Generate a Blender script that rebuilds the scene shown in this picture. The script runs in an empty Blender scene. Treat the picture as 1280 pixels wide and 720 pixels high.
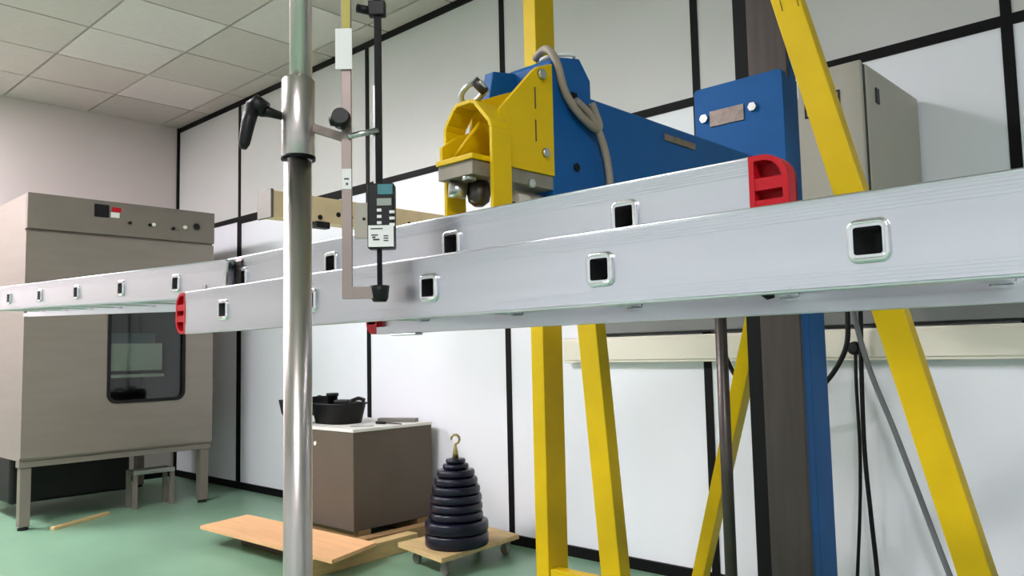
import bpy, math, random
from mathutils import Vector, Matrix
random.seed(7)
scene = bpy.context.scene
C = scene.collection

# ------------------------------------------------------------------ camera
cam_d = bpy.data.cameras.new('camera')
cam = bpy.data.objects.new('camera', cam_d)
C.objects.link(cam)
cam_d.sensor_width = 36.0
cam_d.lens = 998.06 / 1280 * 36.0
cam_d.clip_start = 0.02
FW = Vector((-0.68065293, 0.72827824, 0.07951346))
RT = Vector((0.72923074, 0.68392115, -0.0217806))
UP = Vector((0.07024328, -0.04315863, 0.99659581))
m = Matrix((RT, UP, -FW)).transposed().to_4x4()
m.translation = (0, 0, 1.0)
cam.matrix_world = m
scene.camera = cam

# ------------------------------------------------------------------ world, exposure
w = bpy.data.worlds.new('world')
scene.world = w
w.use_nodes = True
w.node_tree.nodes['Background'].inputs[0].default_value = (0.8, 0.85, 0.9, 1)
w.node_tree.nodes['Background'].inputs[1].default_value = 0.15
vs = scene.view_settings
vs.view_transform = 'Standard'
vs.look = 'None'
vs.gamma = 1.0
vs.use_curve_mapping = False
vs.exposure = 0.5
LIGHT_STRENGTH = 58.0
# ceiling luminaires (centre x, centre y), each 1.2 x 0.6 m, flush in the ceiling grid; the third is an added fill
LIGHT_SPOTS = [(-6.32, 0.23), (-3.32, -0.37), (1.48, -1.57)]

# ------------------------------------------------------------------ helpers
def lin(c):
    return tuple((x / 12.92 if x <= 0.04045 else ((x + 0.055) / 1.055) ** 2.4) for x in c)

MATS = {}
def mat(name, rgb, rough=0.5, metal=0.0, var=0.06, scale=6.0, bump=0.0, bscale=60.0, spec=0.5, stretch=None, coat=0.0):
    """procedural principled material: noise-varied colour (sRGB 0-255), noise bump"""
    if name in MATS:
        return MATS[name]
    mt = bpy.data.materials.new(name)
    mt.use_nodes = True
    nt = mt.node_tree
    b = nt.nodes['Principled BSDF']
    c = lin([v / 255 for v in rgb])
    tc = nt.nodes.new('ShaderNodeTexCoord')
    mp = nt.nodes.new('ShaderNodeMapping')
    nt.links.new(tc.outputs['Object'], mp.inputs[0])
    if stretch:
        mp.inputs['Scale'].default_value = stretch
    n = nt.nodes.new('ShaderNodeTexNoise')
    n.inputs['Scale'].default_value = scale
    n.inputs['Detail'].default_value = 5
    nt.links.new(mp.outputs[0], n.inputs['Vector'])
    r = nt.nodes.new('ShaderNodeValToRGB')
    r.color_ramp.elements[0].position = 0.3
    r.color_ramp.elements[1].position = 0.7
    r.color_ramp.elements[0].color = (*[max(0, x * (1 - var)) for x in c], 1)
    r.color_ramp.elements[1].color = (*[min(1, x * (1 + var)) for x in c], 1)
    nt.links.new(n.outputs['Fac'], r.inputs[0])
    nt.links.new(r.outputs[0], b.inputs['Base Color'])
    b.inputs['Roughness'].default_value = rough
    b.inputs['Metallic'].default_value = metal
    b.inputs['Specular IOR Level'].default_value = spec
    b.inputs['Coat Weight'].default_value = coat
    if bump:
        n2 = nt.nodes.new('ShaderNodeTexNoise')
        n2.inputs['Scale'].default_value = bscale
        n2.inputs['Detail'].default_value = 3
        nt.links.new(mp.outputs[0], n2.inputs['Vector'])
        bp = nt.nodes.new('ShaderNodeBump')
        bp.inputs['Strength'].default_value = bump
        bp.inputs['Distance'].default_value = 0.002
        nt.links.new(n2.outputs['Fac'], bp.inputs['Height'])
        nt.links.new(bp.outputs[0], b.inputs['Normal'])
    MATS[name] = mt
    return mt

def emit_mat(name, rgb, strength):
    mt = bpy.data.materials.new(name)
    mt.use_nodes = True
    b = mt.node_tree.nodes['Principled BSDF']
    b.inputs['Base Color'].default_value = (0.9, 0.9, 0.9, 1)
    b.inputs['Emission Color'].default_value = (*rgb, 1)
    b.inputs['Emission Strength'].default_value = strength
    MATS[name] = mt
    return mt

class MB:
    """collects simple solids, builds one mesh object"""
    def __init__(self):
        self.v = []; self.f = []; self.s = []
    def add(self, vs_, fs, smooth=False):
        o = len(self.v)
        self.v += [tuple(p) for p in vs_]
        for f in fs:
            self.f.append([i + o for i in f]); self.s.append(smooth)
        return self
    def box(self, x0, x1, y0, y1, z0, z1):
        v = [(x0,y0,z0),(x1,y0,z0),(x1,y1,z0),(x0,y1,z0),(x0,y0,z1),(x1,y0,z1),(x1,y1,z1),(x0,y1,z1)]
        return self.add(v, [(0,3,2,1),(4,5,6,7),(0,1,5,4),(1,2,6,5),(2,3,7,6),(3,0,4,7)])
    def prism(self, pts, axis, a, b, smooth=False):
        """polygon in the two other axes (order x,y,z), extruded along axis from a to b"""
        def P(p, t):
            return {'x': (t, p[0], p[1]), 'y': (p[0], t, p[1]), 'z': (p[0], p[1], t)}[axis]
        n = len(pts)
        area = sum(pts[i][0]*pts[(i+1)%n][1]-pts[(i+1)%n][0]*pts[i][1] for i in range(n))
        if (area < 0) != (axis == 'y'):
            pts = pts[::-1]
        if b < a: a, b = b, a
        vs_ = [P(p, a) for p in pts] + [P(p, b) for p in pts]
        self.add(vs_, [tuple(range(n))[::-1], tuple(range(n, 2*n))])
        o = len(self.v) - 2*n
        for i in range(n):
            j = (i+1) % n
            self.f.append([o+i, o+j, o+n+j, o+n+i]); self.s.append(smooth)
        return self
    def bar(self, p, q, wx, wy, up=(0,0,1)):
        """rectangular bar from p to q, wx across (perp. to up-hint), wy the other way"""
        p = Vector(p); q = Vector(q); d = (q-p).normalized()
        a = d.cross(Vector(up))
        if a.length < 1e-4: a = d.cross(Vector((0,1,0)))
        a.normalize(); b = a.cross(d).normalized()
        vs_ = []
        for c in (p, q):
            for sx, sy in ((-1,-1),(1,-1),(1,1),(-1,1)):
                vs_.append(c + a*sx*wx/2 + b*sy*wy/2)
        return self.add(vs_, [(3,2,1,0),(4,5,6,7),(0,1,5,4),(1,2,6,5),(2,3,7,6),(3,0,4,7)])
    def tube(self, path, r, n=12, closed=False):
        path = [Vector(p) for p in path]
        m_ = len(path)
        rr = r if isinstance(r, (list, tuple)) else [r]*m_
        rings = []
        prev = None
        for i, p in enumerate(path):
            if closed:
                d = path[(i+1)%m_] - path[i-1]
            else:
                d = path[min(i+1,m_-1)] - path[max(i-1,0)]
            d.normalize()
            if prev is None:
                a = d.cross(Vector((0,0,1)))
                if a.length < 1e-3: a = d.cross(Vector((0,1,0)))
            else:
                a = prev - d*prev.dot(d)
            a.normalize(); prev = a
            b = d.cross(a)
            rings.append([p + (a*math.cos(t)+b*math.sin(t))*rr[i] for t in [2*math.pi*k/n for k in range(n)]])
        vs_ = [q for ring in rings for q in ring]
        o = len(self.v)
        self.add(vs_, [])
        cnt = m_ if closed else m_-1
        for i in range(cnt):
            i2 = (i+1) % m_
            for k in range(n):
                k2 = (k+1) % n
                self.f.append([o+i*n+k, o+i*n+k2, o+i2*n+k2, o+i2*n+k]); self.s.append(True)
        if not closed:
            self.f.append([o+k for k in range(n)][::-1]); self.s.append(False)
            self.f.append([o+(m_-1)*n+k for k in range(n)]); self.s.append(False)
        return self
    def cyl(self, p, q, r, n=20):
        return self.tube([p, q], r, n)
    def lathe(self, prof, c=(0,0,0), n=32, axis='z'):
        """profile of (radius, height); closed with caps"""
        o = len(self.v); m_ = len(prof)
        for (r, h_) in prof:
            for k in range(n):
                t = 2*math.pi*k/n
                a, b = r*math.cos(t), r*math.sin(t)
                p = {'z': (a, b, h_), 'y': (b, h_, a), 'x': (h_, a, b)}[axis]
                self.v.append((c[0]+p[0], c[1]+p[1], c[2]+p[2]))
        for i in range(m_-1):
            for k in range(n):
                k2 = (k+1) % n
                self.f.append([o+i*n+k, o+i*n+k2, o+(i+1)*n+k2, o+(i+1)*n+k]); self.s.append(True)
        self.f.append([o+k for k in range(n)][::-1]); self.s.append(False)
        self.f.append([o+(m_-1)*n+k for k in range(n)]); self.s.append(False)
        return self
    def build(self, name, material, parent=None, bevel=0.0, loc=None, rotz=0.0):
        me = bpy.data.meshes.new(name)
        me.from_pydata(self.v, [], self.f)
        me.polygons.foreach_set('use_smooth', self.s)
        me.update()
        me.materials.append(material)
        o = bpy.data.objects.new(name, me)
        C.objects.link(o)
        if parent: o.parent = parent
        if loc: o.location = loc
        o.rotation_euler.z = rotz
        if bevel:
            md = o.modifiers.new('bevel', 'BEVEL')
            md.width = bevel; md.segments = 2; md.limit_method = 'ANGLE'; md.angle_limit = math.radians(50)
        return o

def tag(o, label=None, cat=None, group=None, kind=None):
    if label: o['label'] = label
    if cat: o['category'] = cat
    if group: o['group'] = group
    if kind: o['kind'] = kind
    return o

def thing(name, label, cat, loc=(0,0,0), rotz=0.0, group=None):
    o = bpy.data.objects.new(name, None)
    o.empty_display_size = 0.05
    C.objects.link(o)
    o.location = loc; o.rotation_euler.z = rotz
    return tag(o, label, cat, group)

def rounded(x0, x1, z0, z1, r, n=5, corners=(1,1,1,1)):
    """rounded rectangle outline; corners order: bl, br, tr, tl"""
    pts = []
    cs = [(x0, z0, 180, corners[0]), (x1, z0, 270, corners[1]), (x1, z1, 0, corners[2]), (x0, z1, 90, corners[3])]
    for (x, z, a0, on) in cs:
        rr = r*on
        if rr <= 0:
            pts.append((x, z)); continue
        cx = x + (rr if x == x0 else -rr); cz = z + (rr if z == z0 else -rr)
        for k in range(n+1):
            a = math.radians(a0 + 90*k/n)
            pts.append((cx + rr*math.cos(a), cz + rr*math.sin(a)))
    return pts

def ring_prism(mb, outer, inner, axis, a, b):
    """outline with a hole: outer and inner loops have the same point count"""
    n = len(outer)
    def P(p, t):
        return {'x': (t, p[0], p[1]), 'y': (p[0], t, p[1]), 'z': (p[0], p[1], t)}[axis]
    vs_ = [P(p, a) for p in outer] + [P(p, a) for p in inner] + [P(p, b) for p in outer] + [P(p, b) for p in inner]
    fs = []
    flip = axis == 'y'
    for i in range(n):
        j = (i+1) % n
        q = [(j, i, n+i, n+j), (2*n+i, 2*n+j, 3*n+j, 3*n+i), (i, j, 2*n+j, 2*n+i), (n+j, n+i, 3*n+i, 3*n+j)]
        for f in q:
            fs.append(f[::-1] if flip else f)
    mb.add(vs_, fs)
    return mb

def bolt(parent, p, axis, r=0.011, h_=0.008, material=None):
    """hexagon bolt head, proud along axis (unit vector)"""
    a = Vector(axis)
    p = Vector(p)
    return MB().tube([p, p + a*h_], r, 6).build('bolt', material or M_steel, parent)

# ------------------------------------------------------------------ materials
M_wall = mat('white_laminate', (242, 243, 250), 0.38, var=0.02, scale=1.5, bump=0.02)
M_wallU = mat('pale_grey_laminate', (206, 205, 203), 0.38, var=0.02, scale=1.5, bump=0.02)
M_wallL = mat('white_wall_left', (216, 205, 202), 0.5, var=0.02, scale=1.2)
M_black = mat('black_profile', (7, 7, 8), 0.6, var=0.2, spec=0.2)
M_tileA = mat('ceiling_tile_a', (203, 194, 188), 0.9, var=0.03, scale=20, bump=0.25, bscale=300)
M_tileB = mat('ceiling_tile_b', (191, 184, 178), 0.9, var=0.03, scale=20, bump=0.25, bscale=300)
M_tileC = mat('ceiling_tile_c', (217, 209, 205), 0.9, var=0.03, scale=20, bump=0.25, bscale=300)
M_grid = mat('ceiling_grid_grey', (150, 148, 142), 0.6)
M_floor = mat('green_floor_paint', (126, 163, 136), 0.33, var=0.10, scale=2.2, bump=0.05, bscale=40)
M_alu = mat('aluminium_mill', (222, 222, 230), 0.30, 1.0, var=0.05, scale=4, bump=0.025, bscale=40, stretch=(0.4, 6, 6))
M_alu_edge = mat('aluminium_bright', (228, 228, 230), 0.22, 1.0, var=0.03)
M_red = mat('red_plastic', (176, 14, 28), 0.48, var=0.06, spec=0.3)
M_yellow = mat('yellow_paint', (216, 180, 4), 0.45, var=0.05, scale=10, bump=0.03, spec=0.25)
M_blue = mat('blue_paint', (14, 84, 146), 0.55, var=0.08, scale=8, bump=0.04, spec=0.2)
M_steel = mat('steel', (200, 200, 198), 0.28, 1.0, var=0.06)
M_steel_dk = mat('dark_steel', (82, 76, 73), 0.4, 0.9, var=0.15, scale=14)
M_column = mat('ground_steel_column', (68, 61, 57), 0.5, 0.5, var=0.16, scale=5, stretch=(8, 8, 0.6))
M_chrome = mat('polished_tube', (198, 190, 186), 0.31, 1.0, var=0.03, scale=30, stretch=(1, 1, 0.05))
M_scale = mat('steel_scale', (152, 137, 132), 0.42, 0.6, var=0.06, scale=20)
M_blkpl = mat('black_plastic', (10, 10, 11), 0.5, var=0.15, spec=0.35)
M_blkmetal = mat('black_metal', (9, 9, 10), 0.5, 0.0, var=0.1, spec=0.15)
M_paper = mat('white_label', (232, 230, 228), 0.6, var=0.02)
M_print = mat('dark_print', (60, 58, 58), 0.6)
M_teal = mat('teal_plastic', (52, 120, 128), 0.4)
M_lcd = mat('lcd_grey', (150, 158, 148), 0.3)
M_cab = mat('enclosure_grey', (180, 174, 160), 0.5, var=0.03)
M_trunk = mat('trunking_cream', (236, 230, 214), 0.45, var=0.02)
M_cream = mat('cream_beam', (246, 216, 174), 0.55, var=0.07, scale=10)
M_chamber = mat('chamber_stainless', (140, 130, 122), 0.38, 0.35, var=0.05, scale=3, stretch=(1, 1, 8))
M_chpanel = mat('chamber_panel', (126, 117, 108), 0.5, 0.2, var=0.05)
M_dark_in = mat('chamber_interior', (40, 36, 35), 0.6, var=0.1)
M_boxgrey = mat('grey_box_board', (92, 80, 68), 0.65, var=0.06, scale=5, bump=0.05)
M_boxtop = mat('box_lid', (228, 226, 218), 0.5, var=0.03)
M_bin = mat('black_bin', (9, 8, 10), 0.5, var=0.2, spec=0.3)
M_weight = mat('navy_enamel', (12, 12, 34), 0.35, var=0.15, scale=10, spec=0.4)
M_brass = mat('brass_hook', (170, 150, 100), 0.35, 0.9, var=0.1)
M_ply = mat('plywood', (236, 184, 134), 0.6, var=0.07, scale=3, stretch=(1, 10, 10))
M_plyedge = mat('plywood_edge', (198, 150, 104), 0.7, var=0.12, scale=3, stretch=(1, 1, 40))
M_wood = mat('pale_wood', (206, 176, 124), 0.6, var=0.12, scale=4, stretch=(2, 14, 14))
M_wood2 = mat('brown_wood', (156, 122, 82), 0.65, var=0.15, scale=4, stretch=(14, 2, 14))
M_loadpl = mat('worn_grey_plate', (136, 130, 116), 0.5, 0.3, var=0.15, scale=25)
M_castor = mat('castor_grey', (120, 116, 110), 0.5, 0.3)
M_hose = mat('beige_hose', (142, 131, 116), 0.5, var=0.06)
M_cable_g = mat('grey_cable', (112, 114, 116), 0.5)
M_cable_k = mat('black_cable', (8, 8, 9), 0.5, spec=0.3)
M_nameplate = mat('nameplate_brown', (120, 108, 100), 0.4, 0.5, var=0.25, scale=60)
M_lamp = emit_mat('luminaire_diffuser', (1.0, 0.95, 1.0), LIGHT_STRENGTH)
M_lampframe = mat('luminaire_frame', (235, 235, 232), 0.5)

gl = bpy.data.materials.new('tinted_glass'); gl.use_nodes = True
nt = gl.node_tree
for n_ in list(nt.nodes):
    if n_.type != 'OUTPUT_MATERIAL': nt.nodes.remove(n_)
tr = nt.nodes.new('ShaderNodeBsdfTransparent'); tr.inputs[0].default_value = (0.82, 0.86, 0.84, 1)
gs = nt.nodes.new('ShaderNodeBsdfGlossy'); gs.inputs['Roughness'].default_value = 0.04
fr = nt.nodes.new('ShaderNodeFresnel'); fr.inputs[0].default_value = 1.5
mx = nt.nodes.new('ShaderNodeMixShader')
nt.links.new(fr.outputs[0], mx.inputs[0]); nt.links.new(tr.outputs[0], mx.inputs[1]); nt.links.new(gs.outputs[0], mx.inputs[2])
nt.links.new(mx.outputs[0], nt.nodes['Material Output'].inputs[0])
M_glass = gl

# ------------------------------------------------------------------ the room
XL, XR, YB, YF, ZC = -6.92, 5.2, 3.1, -4.0, 3.05
tag(MB().box(XL-0.1, XR+0.1, YF-0.1, YB+0.1, -0.1, 0.0).build('floor', M_floor), 'green painted concrete floor', kind='structure')
ceil = tag(MB().box(XL-0.1, XR+0.1, YF-0.1, YB+0.1, ZC+0.012, ZC+0.1).build('ceiling', M_grid), 'suspended ceiling of pale square tiles in a grey grid', kind='structure')
tag(MB().box(XL-0.1, XL, YF, YB, 0, ZC+0.012).build('wall_left', M_wallL), 'plain off-white wall behind the test chamber', kind='structure')
tag(MB().box(XR, XR+0.1, YF, YB, 0, ZC+0.012).build('wall_right', M_wall), 'plain white wall outside the picture on the right', kind='structure')
tag(MB().box(XL, XR, YF-0.1, YF, 0, ZC+0.012).build('wall_front', M_wall), 'plain white wall behind the camera', kind='structure')
wb = tag(MB().box(XL, XR, YB+0.008, YB+0.1, 0, ZC+0.012).build('wall_back', M_wall), 'white laminate panel wall divided by black joint strips', kind='structure')

# wall panels, black joint strips
xs = [XL, -5.825, -4.152, -2.931, -1.75, -0.56, 0.63, 1.82, 3.01, 4.2, XR]
ZM = 2.09
for i in range(len(xs)-1):
    for (z0, z1) in ((0.0, ZM), (ZM, ZC)):
        MB().box(xs[i]+0.004, xs[i+1]-0.004, YB, YB+0.0085, z0+0.004, z1-0.004).build('wall_panel', M_wall if z0 == 0 else M_wallU, wb)
for i, x in enumerate(xs[1:-1]):
    wide = 0.03 if i == 0 else 0.018
    MB().box(x-0.017, x+0.017, YB-0.006, YB+0.006, ZM, ZC-0.04).build('joint_strip', M_black, wb)
    MB().box(x-wide, x+wide, YB-0.006, YB+0.006, 0.05, ZM).build('joint_strip', M_black, wb)
for i in range(len(xs)-1):
    hh = 0.04 if i == 1 else 0.019
    MB().box(xs[i], xs[i+1], YB-0.007, YB+0.006, ZM-hh, ZM+0.019).build('joint_strip', M_black, wb)
tag(MB().box(XL, XR, YB-0.012, YB, ZC-0.045, ZC+0.004).build('trim_1', M_black), 'black edge trim between panel wall and ceiling', kind='structure')
tag(MB().box(XL, XL+0.02, YB-0.02, YB, 0.0, ZC).build('trim_2', M_black), 'dark corner trim between the two walls', kind='structure')
tag(MB().box(XL+0.02, XR, YB-0.016, YB, 0.0, 0.05).build('baseboard_back', M_black), 'black skirting strip along the panel wall', kind='structure')
tag(MB().box(XL, XL+0.016, YF, YB-0.02, 0.0, 0.05).build('baseboard_left', M_black), 'black skirting strip along the left wall', kind='structure')

# ceiling tiles on a 0.6 m grid: lines at x = XL + 0.6 k, y = 2.94 - 0.6 k
gx = [XL + 0.6*k for k in range(0, 21)] + [XR]
gy = [YB, 2.93] + [2.93 - 0.6*k for k in range(1, 12)] + [YF]
lights = []
for (lx, ly) in LIGHT_SPOTS:
    ix = min(range(len(gx)-2), key=lambda i: abs(gx[i] + 0.6 - lx))
    iy = min(range(1, len(gy)-1), key=lambda j: abs((gy[j]+gy[j+1])/2 - ly))
    lights.append((ix, iy))
used = {(ix+k, iy) for ix, iy in lights for k in (0, 1)}
tile_me = {}
for i in range(len(gx)-1):
    for j in range(len(gy)-1):
        if (i, j) in used: continue
        wx, wy = gx[i+1]-gx[i], gy[j]-gy[j+1]
        if wx < 0.03 or wy < 0.03: continue
        mm = random.choice([M_tileA, M_tileA, M_tileB, M_tileA, M_tileC]) if (i, j) != (1, 1) else M_tileC
        if (i, j) == (0, 1): mm = M_tileB
        key = (round(wx, 3), round(wy, 3), mm.name)
        cx, cy = (gx[i]+gx[i+1])/2, (gy[j]+gy[j+1])/2
        if key not in tile_me:
            o = MB().box(-wx/2+0.007, wx/2-0.007, -wy/2+0.007, wy/2-0.007, -0.006, 0.014).build('ceiling_tile', mm, ceil)
            tile_me[key] = o.data
        else:
            o = bpy.data.objects.new('ceiling_tile', tile_me[key]); C.objects.link(o); o.parent = ceil
        o.location = (cx, cy, ZC)
LN = ['nearest the test chamber', 'between the test chamber and the camera', 'to the right behind the camera, unseen and added as fill']
for (ix, iy), ln in zip(lights, LN):
    x0, x1, y1, y0 = gx[ix], gx[ix+2], gy[iy], gy[iy+1]
    t = thing('ceiling_light', 'white recessed rectangular ceiling light ' + ln, 'ceiling light', ((x0+x1)/2, (y0+y1)/2, ZC), 0, 'ceiling lights')
    a, b = (x1-x0)/2-0.005, (y1-y0)/2-0.005
    fm = MB()
    ring_prism(fm, [(-a,-b),(a,-b),(a,b),(-a,b)], [(-a+0.03,-b+0.03),(a-0.03,-b+0.03),(a-0.03,b-0.03),(-a+0.03,b-0.03)], 'z', -0.012, 0.012)
    fm.build('frame', M_lampframe, t)
    MB().box(-a+0.03, a-0.03, -b+0.03, b-0.03, -0.004, 0.008).build('diffuser', M_lamp, t)

# cable trunking on the back wall
t = thing('cable_trunking', 'cream plastic cable trunking running along the panel wall below the ladder', 'trunking', (-2.51, YB, 0.94))
MB().box(0, 3.6, -0.055, -0.0065, 0.0, 0.118).build('base_channel', M_trunk, t, 0.003)
MB().box(0.003, 3.6, -0.062, -0.055, 0.012, 0.106).build('cover', M_trunk, t, 0.002)

t = thing('wall_strip', 'grey strip along the panel wall just above the cream trunking', 'cable tray', (-2.3, YB, 1.066))  # grey strip with a dark lower edge above the trunking
M_strip = mat('grey_strip', (128, 128, 128), 0.5, 0.2, var=0.05)
MB().box(0, 3.3, -0.045, -0.0065, 0.008, 0.10).build('strip_body', M_strip, t, 0.002)
MB().box(0, 3.3, -0.052, -0.0066, 0.0, 0.0078).build('lip', M_blkpl, t)

# ------------------------------------------------------------------ the extension ladder
lad = thing('extension_ladder', 'aluminium three-section extension ladder lying level across the room with red end caps', 'ladder', (0, 0, 0))
def stile(x0, x1, y0, y1, z0, z1, rungs, zr, sgn, tilt=0.0, pivot=None):
    """channel stile along x; web on the outer side, flanges, rung holes, fine ribs. sgn=-1: outer face is y0"""
    mb = MB()
    hw, hh = 0.0155, 0.0155
    web = 0.004
    ya, yb = (y0, y0+web) if sgn < 0 else (y1-web, y1)
    cuts = sorted(rungs)
    xa = x0
    for r in cuts:
        if xa < r-hw: mb.box(xa, r-hw, ya, yb, zr-hh, zr+hh)
        xa = r+hw
    if xa < x1: mb.box(xa, x1, ya, yb, zr-hh, zr+hh)
    mb.box(x0, x1, ya, yb, z0, zr-hh)
    mb.box(x0, x1, ya, yb, zr+hh, z1)
    ybx = (yb, y1) if sgn < 0 else (y0, ya)
    mb.box(x0, x1, ybx[0], ybx[1], z1-0.004, z1)
    mb.box(x0, x1, ybx[0], ybx[1], z0, z0+0.004)
    lip = (y1-0.003, y1) if sgn < 0 else (y0, y0+0.003)
    mb.box(x0, x1, lip[0], lip[1], z1-0.016, z1-0.004)
    mb.box(x0, x1, lip[0], lip[1], z0+0.004, z0+0.016)
    # fine longitudinal ribs near both edges of the outer face
    yo = (y0-0.0009, y0+0.0005) if sgn < 0 else (y1-0.0005, y1+0.0009)
    for k in range(5):
        for zc_ in (z1-0.0030-0.0032*k, z0+0.0030+0.0032*k):
            mb.box(x0, x1, yo[0], yo[1], zc_-0.0009, zc_+0.0009)
    yb_ = y0+0.0012 if sgn < 0 else y1-0.0012
    mb.tube([(x0, yb_, z1-0.0008), (x1, yb_, z1-0.0008)], 0.0022, 10)
    mb.tube([(x0, yb_, z0+0.0008), (x1, yb_, z0+0.0008)], 0.0018, 10)
    o = mb.build('stile', M_alu, lad)
    return o
def rung(x, y0, y1, z, tilt=0.0):
    mb = MB()
    ro = rounded(x-0.0145, x+0.0145, z-0.0145, z+0.0145, 0.004, 3)
    ri = rounded(x-0.0118, x+0.0118, z-0.0118, z+0.0118, 0.0025, 3)
    ring_prism(mb, ro, ri, 'y', y0-0.004, y1+0.004)
    # flared lips pressed over the stile on both ends
    lo = rounded(x-0.0150, x+0.0150, z-0.0158, z+0.0158, 0.0055, 4)
    mb.tube([(p[0], y0-0.0015, p[1]) for p in lo], 0.0031, 8, True)
    mb.tube([(p[0], y1+0.0015, p[1]) for p in lo], 0.0031, 8, True)
    o = mb.build('rung', M_alu_edge, lad)
    # black plate painting the shade deep inside the hollow tube
    MB().box(x-0.0117, x+0.0117, y0+0.05, y0+0.055, z-0.0117, z+0.0117).build('tube_shade', M_blkpl, o)
    return o
def end_cap(x, dirx, y0, y1, z0, z1, name_label=None):
    """red plastic cap plugging the end of a stile; pockets are recessed between ribs"""
    L = 0.040
    r = 0.026
    hz = z1 - z0
    if dirx > 0:
        outer = rounded(x, x+L, z0, z1, r, 6, (0, 0.6, 1, 0))
    else:
        outer = rounded(x-L, x, z0, z1, r, 6, (1, 0, 0, 1))
    mb = MB()
    ym = (y0+y1)/2
    mb.prism(outer, 'y', y1-0.003, y1-0.0005) if y0 < 0.93 else mb.prism(outer, 'y', y0+0.0005, y0+0.003)
    cx = x + dirx*L*0.5; cz = (z0+z1)/2
    inner = [(cx+(p[0]-cx)*0.72, cz+(p[1]-cz)*0.86) for p in outer]
    ring_prism(mb, outer, inner, 'y', y0, y1)
    for fz in (0.37, 0.64):
        xa, xb = sorted((x+dirx*0.003, x+dirx*(L-0.004)))
        mb.box(xa, xb, y0+0.0005, y1-0.0005, z0+hz*fz-0.006, z0+hz*fz+0.006)
    return tag(mb.build('end_cap', M_red, lad), 'red plastic end cap')

FY0, FY1, FYa, FYb = 0.693, 0.713, 1.150, 1.170     # front (lowest) section
FR = [-0.2353 - 0.2805*k for k in range(5)] + [-0.2353 + 0.2805*k for k in range(1, 5)]
fx0, fx1, fz0, fz1, fzr = -1.512, 0.98, 1.048, 1.128, 1.0865
stile(fx0, fx1, FY0, FY1, fz0, fz1, FR, fzr, -1)
stile(fx0, fx1, FYa, FYb, fz0, fz1, FR, fzr, 1)
for x in FR: rung(x, FY0, FYb, fzr)
SY0, SY1, SYa, SYb = 0.735, 0.755, 1.108, 1.128     # second section, behind and above
SR = [-0.5105 - 0.2855*k for k in range(4)]
sx0, sx1, sz0, sz1, szr = -1.46, -0.361, 1.107, 1.187, 1.148
stile(sx0, sx1, SY0, SY1, sz0, sz1, SR, szr, -1)
stile(sx0, sx1, SYa, SYb, sz0, sz1, SR, szr, 1)
for x in SR: rung(x, SY0, SYb, szr)
TY0, TY1, TYa, TYb = 0.715, 0.733, 1.130, 1.148     # third section, running out to the left, slightly rising
TR = [-1.600 - 0.283*k for k in range(9)]
n0 = set(lad.children)
tx0, tx1, tz0, tz1, tzr = -4.1, -1.395, 1.113, 1.182, 1.146
stile(tx0, tx1, TY0, TY1, tz0, tz1, TR, tzr, -1)
stile(tx0, tx1, TYa, TYb, tz0, tz1, TR, tzr, 1)
for x in TR: rung(x, TY0, TYb, tzr)
mb = MB()
oo = rounded(TY0-0.0012, TY1, tz0-0.001, tz1+0.0015, 0.009, 5)
ii = rounded(TY0+0.003, TY1-0.003, tz0+0.004, tz1-0.004, 0.006, 5)
ring_prism(mb, oo, ii, 'x', -1.400, -1.392)
mb.build('end_sleeve', M_alu_edge, lad)
third = [c for c in lad.children if c not in n0]
A = math.radians(2.0)
piv = Vector((tx1, 0, (tz0+tz1)/2))
Rm = Matrix.Translation(piv) @ Matrix.Rotation(A, 4, 'Y') @ Matrix.Translation(-piv)
for o in third: o.matrix_local = Rm @ o.matrix_local
end_cap(sx1, 1, SY0-0.001, SY1, sz0, sz1+0.001)
end_cap(sx1, 1, SYa, SYb+0.001, sz0, sz1+0.001)
end_cap(fx0, -1, FY0-0.001, FY1, fz0, fz1)
end_cap(fx0, -1, FYa, FYb+0.001, fz0, fz1)
# guide bracket that ties second and third sections at the joint
mb = MB()
mb.prism([(SY0-0.0045,1.112),(SY0-0.0005,1.112),(SY0-0.0005,1.184),(SY0-0.0045,1.178)], 'x', -1.388, -1.368)
mb.build('guide_bracket', M_steel_dk, lad)
mb = MB()
mb.lathe([(0.0055,-0.004),(0.0055,0.0)], (-1.452, TY0-0.0005, 1.124), 12, 'y')
mb.lathe([(0.0055,-0.004),(0.0055,0.0)], (-1.475, TY0-0.0005, 1.137), 12, 'y')
mb.build('rivet', M_steel, lad)
# small moulded foot under the stile
MB().box(-1.46, -1.37, 1.149, 1.171, fz0-0.006, fz0-0.001).build('wear_pad', M_alu, lad, 0.002)
# lock hook on the underside near the right
MB().tube([(-0.440, 0.9, 1.085), (-0.436, 0.9, 1.066), (-0.425, 0.9, 1.058), (-0.418, 0.9, 1.060)], 0.0035, 8).build('lock_hook', M_blkmetal, lad)

# trestle carrying the ladder beyond the right edge of the picture
t = thing('trestle', 'dark steel trestle carrying the right end of the ladder', 'trestle', (0.75, 0.93, 0))
MB().box(-0.03, 0.03, -0.42, 0.42, 1.0, 1.0462).build('top_beam', M_steel_dk, t, 0.003)
for sy in (-1, 1):
    for sx in (-1, 1):
        MB().bar((sx*0.02, sy*0.3, 1.0), (sx*0.28, sy*0.36, 0.0), 0.035, 0.035).build('leg', M_steel_dk, t)
    MB().bar((-0.17, sy*0.333, 0.45), (0.17, sy*0.333, 0.45), 0.025, 0.025).build('crossbar', M_steel_dk, t)

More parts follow.
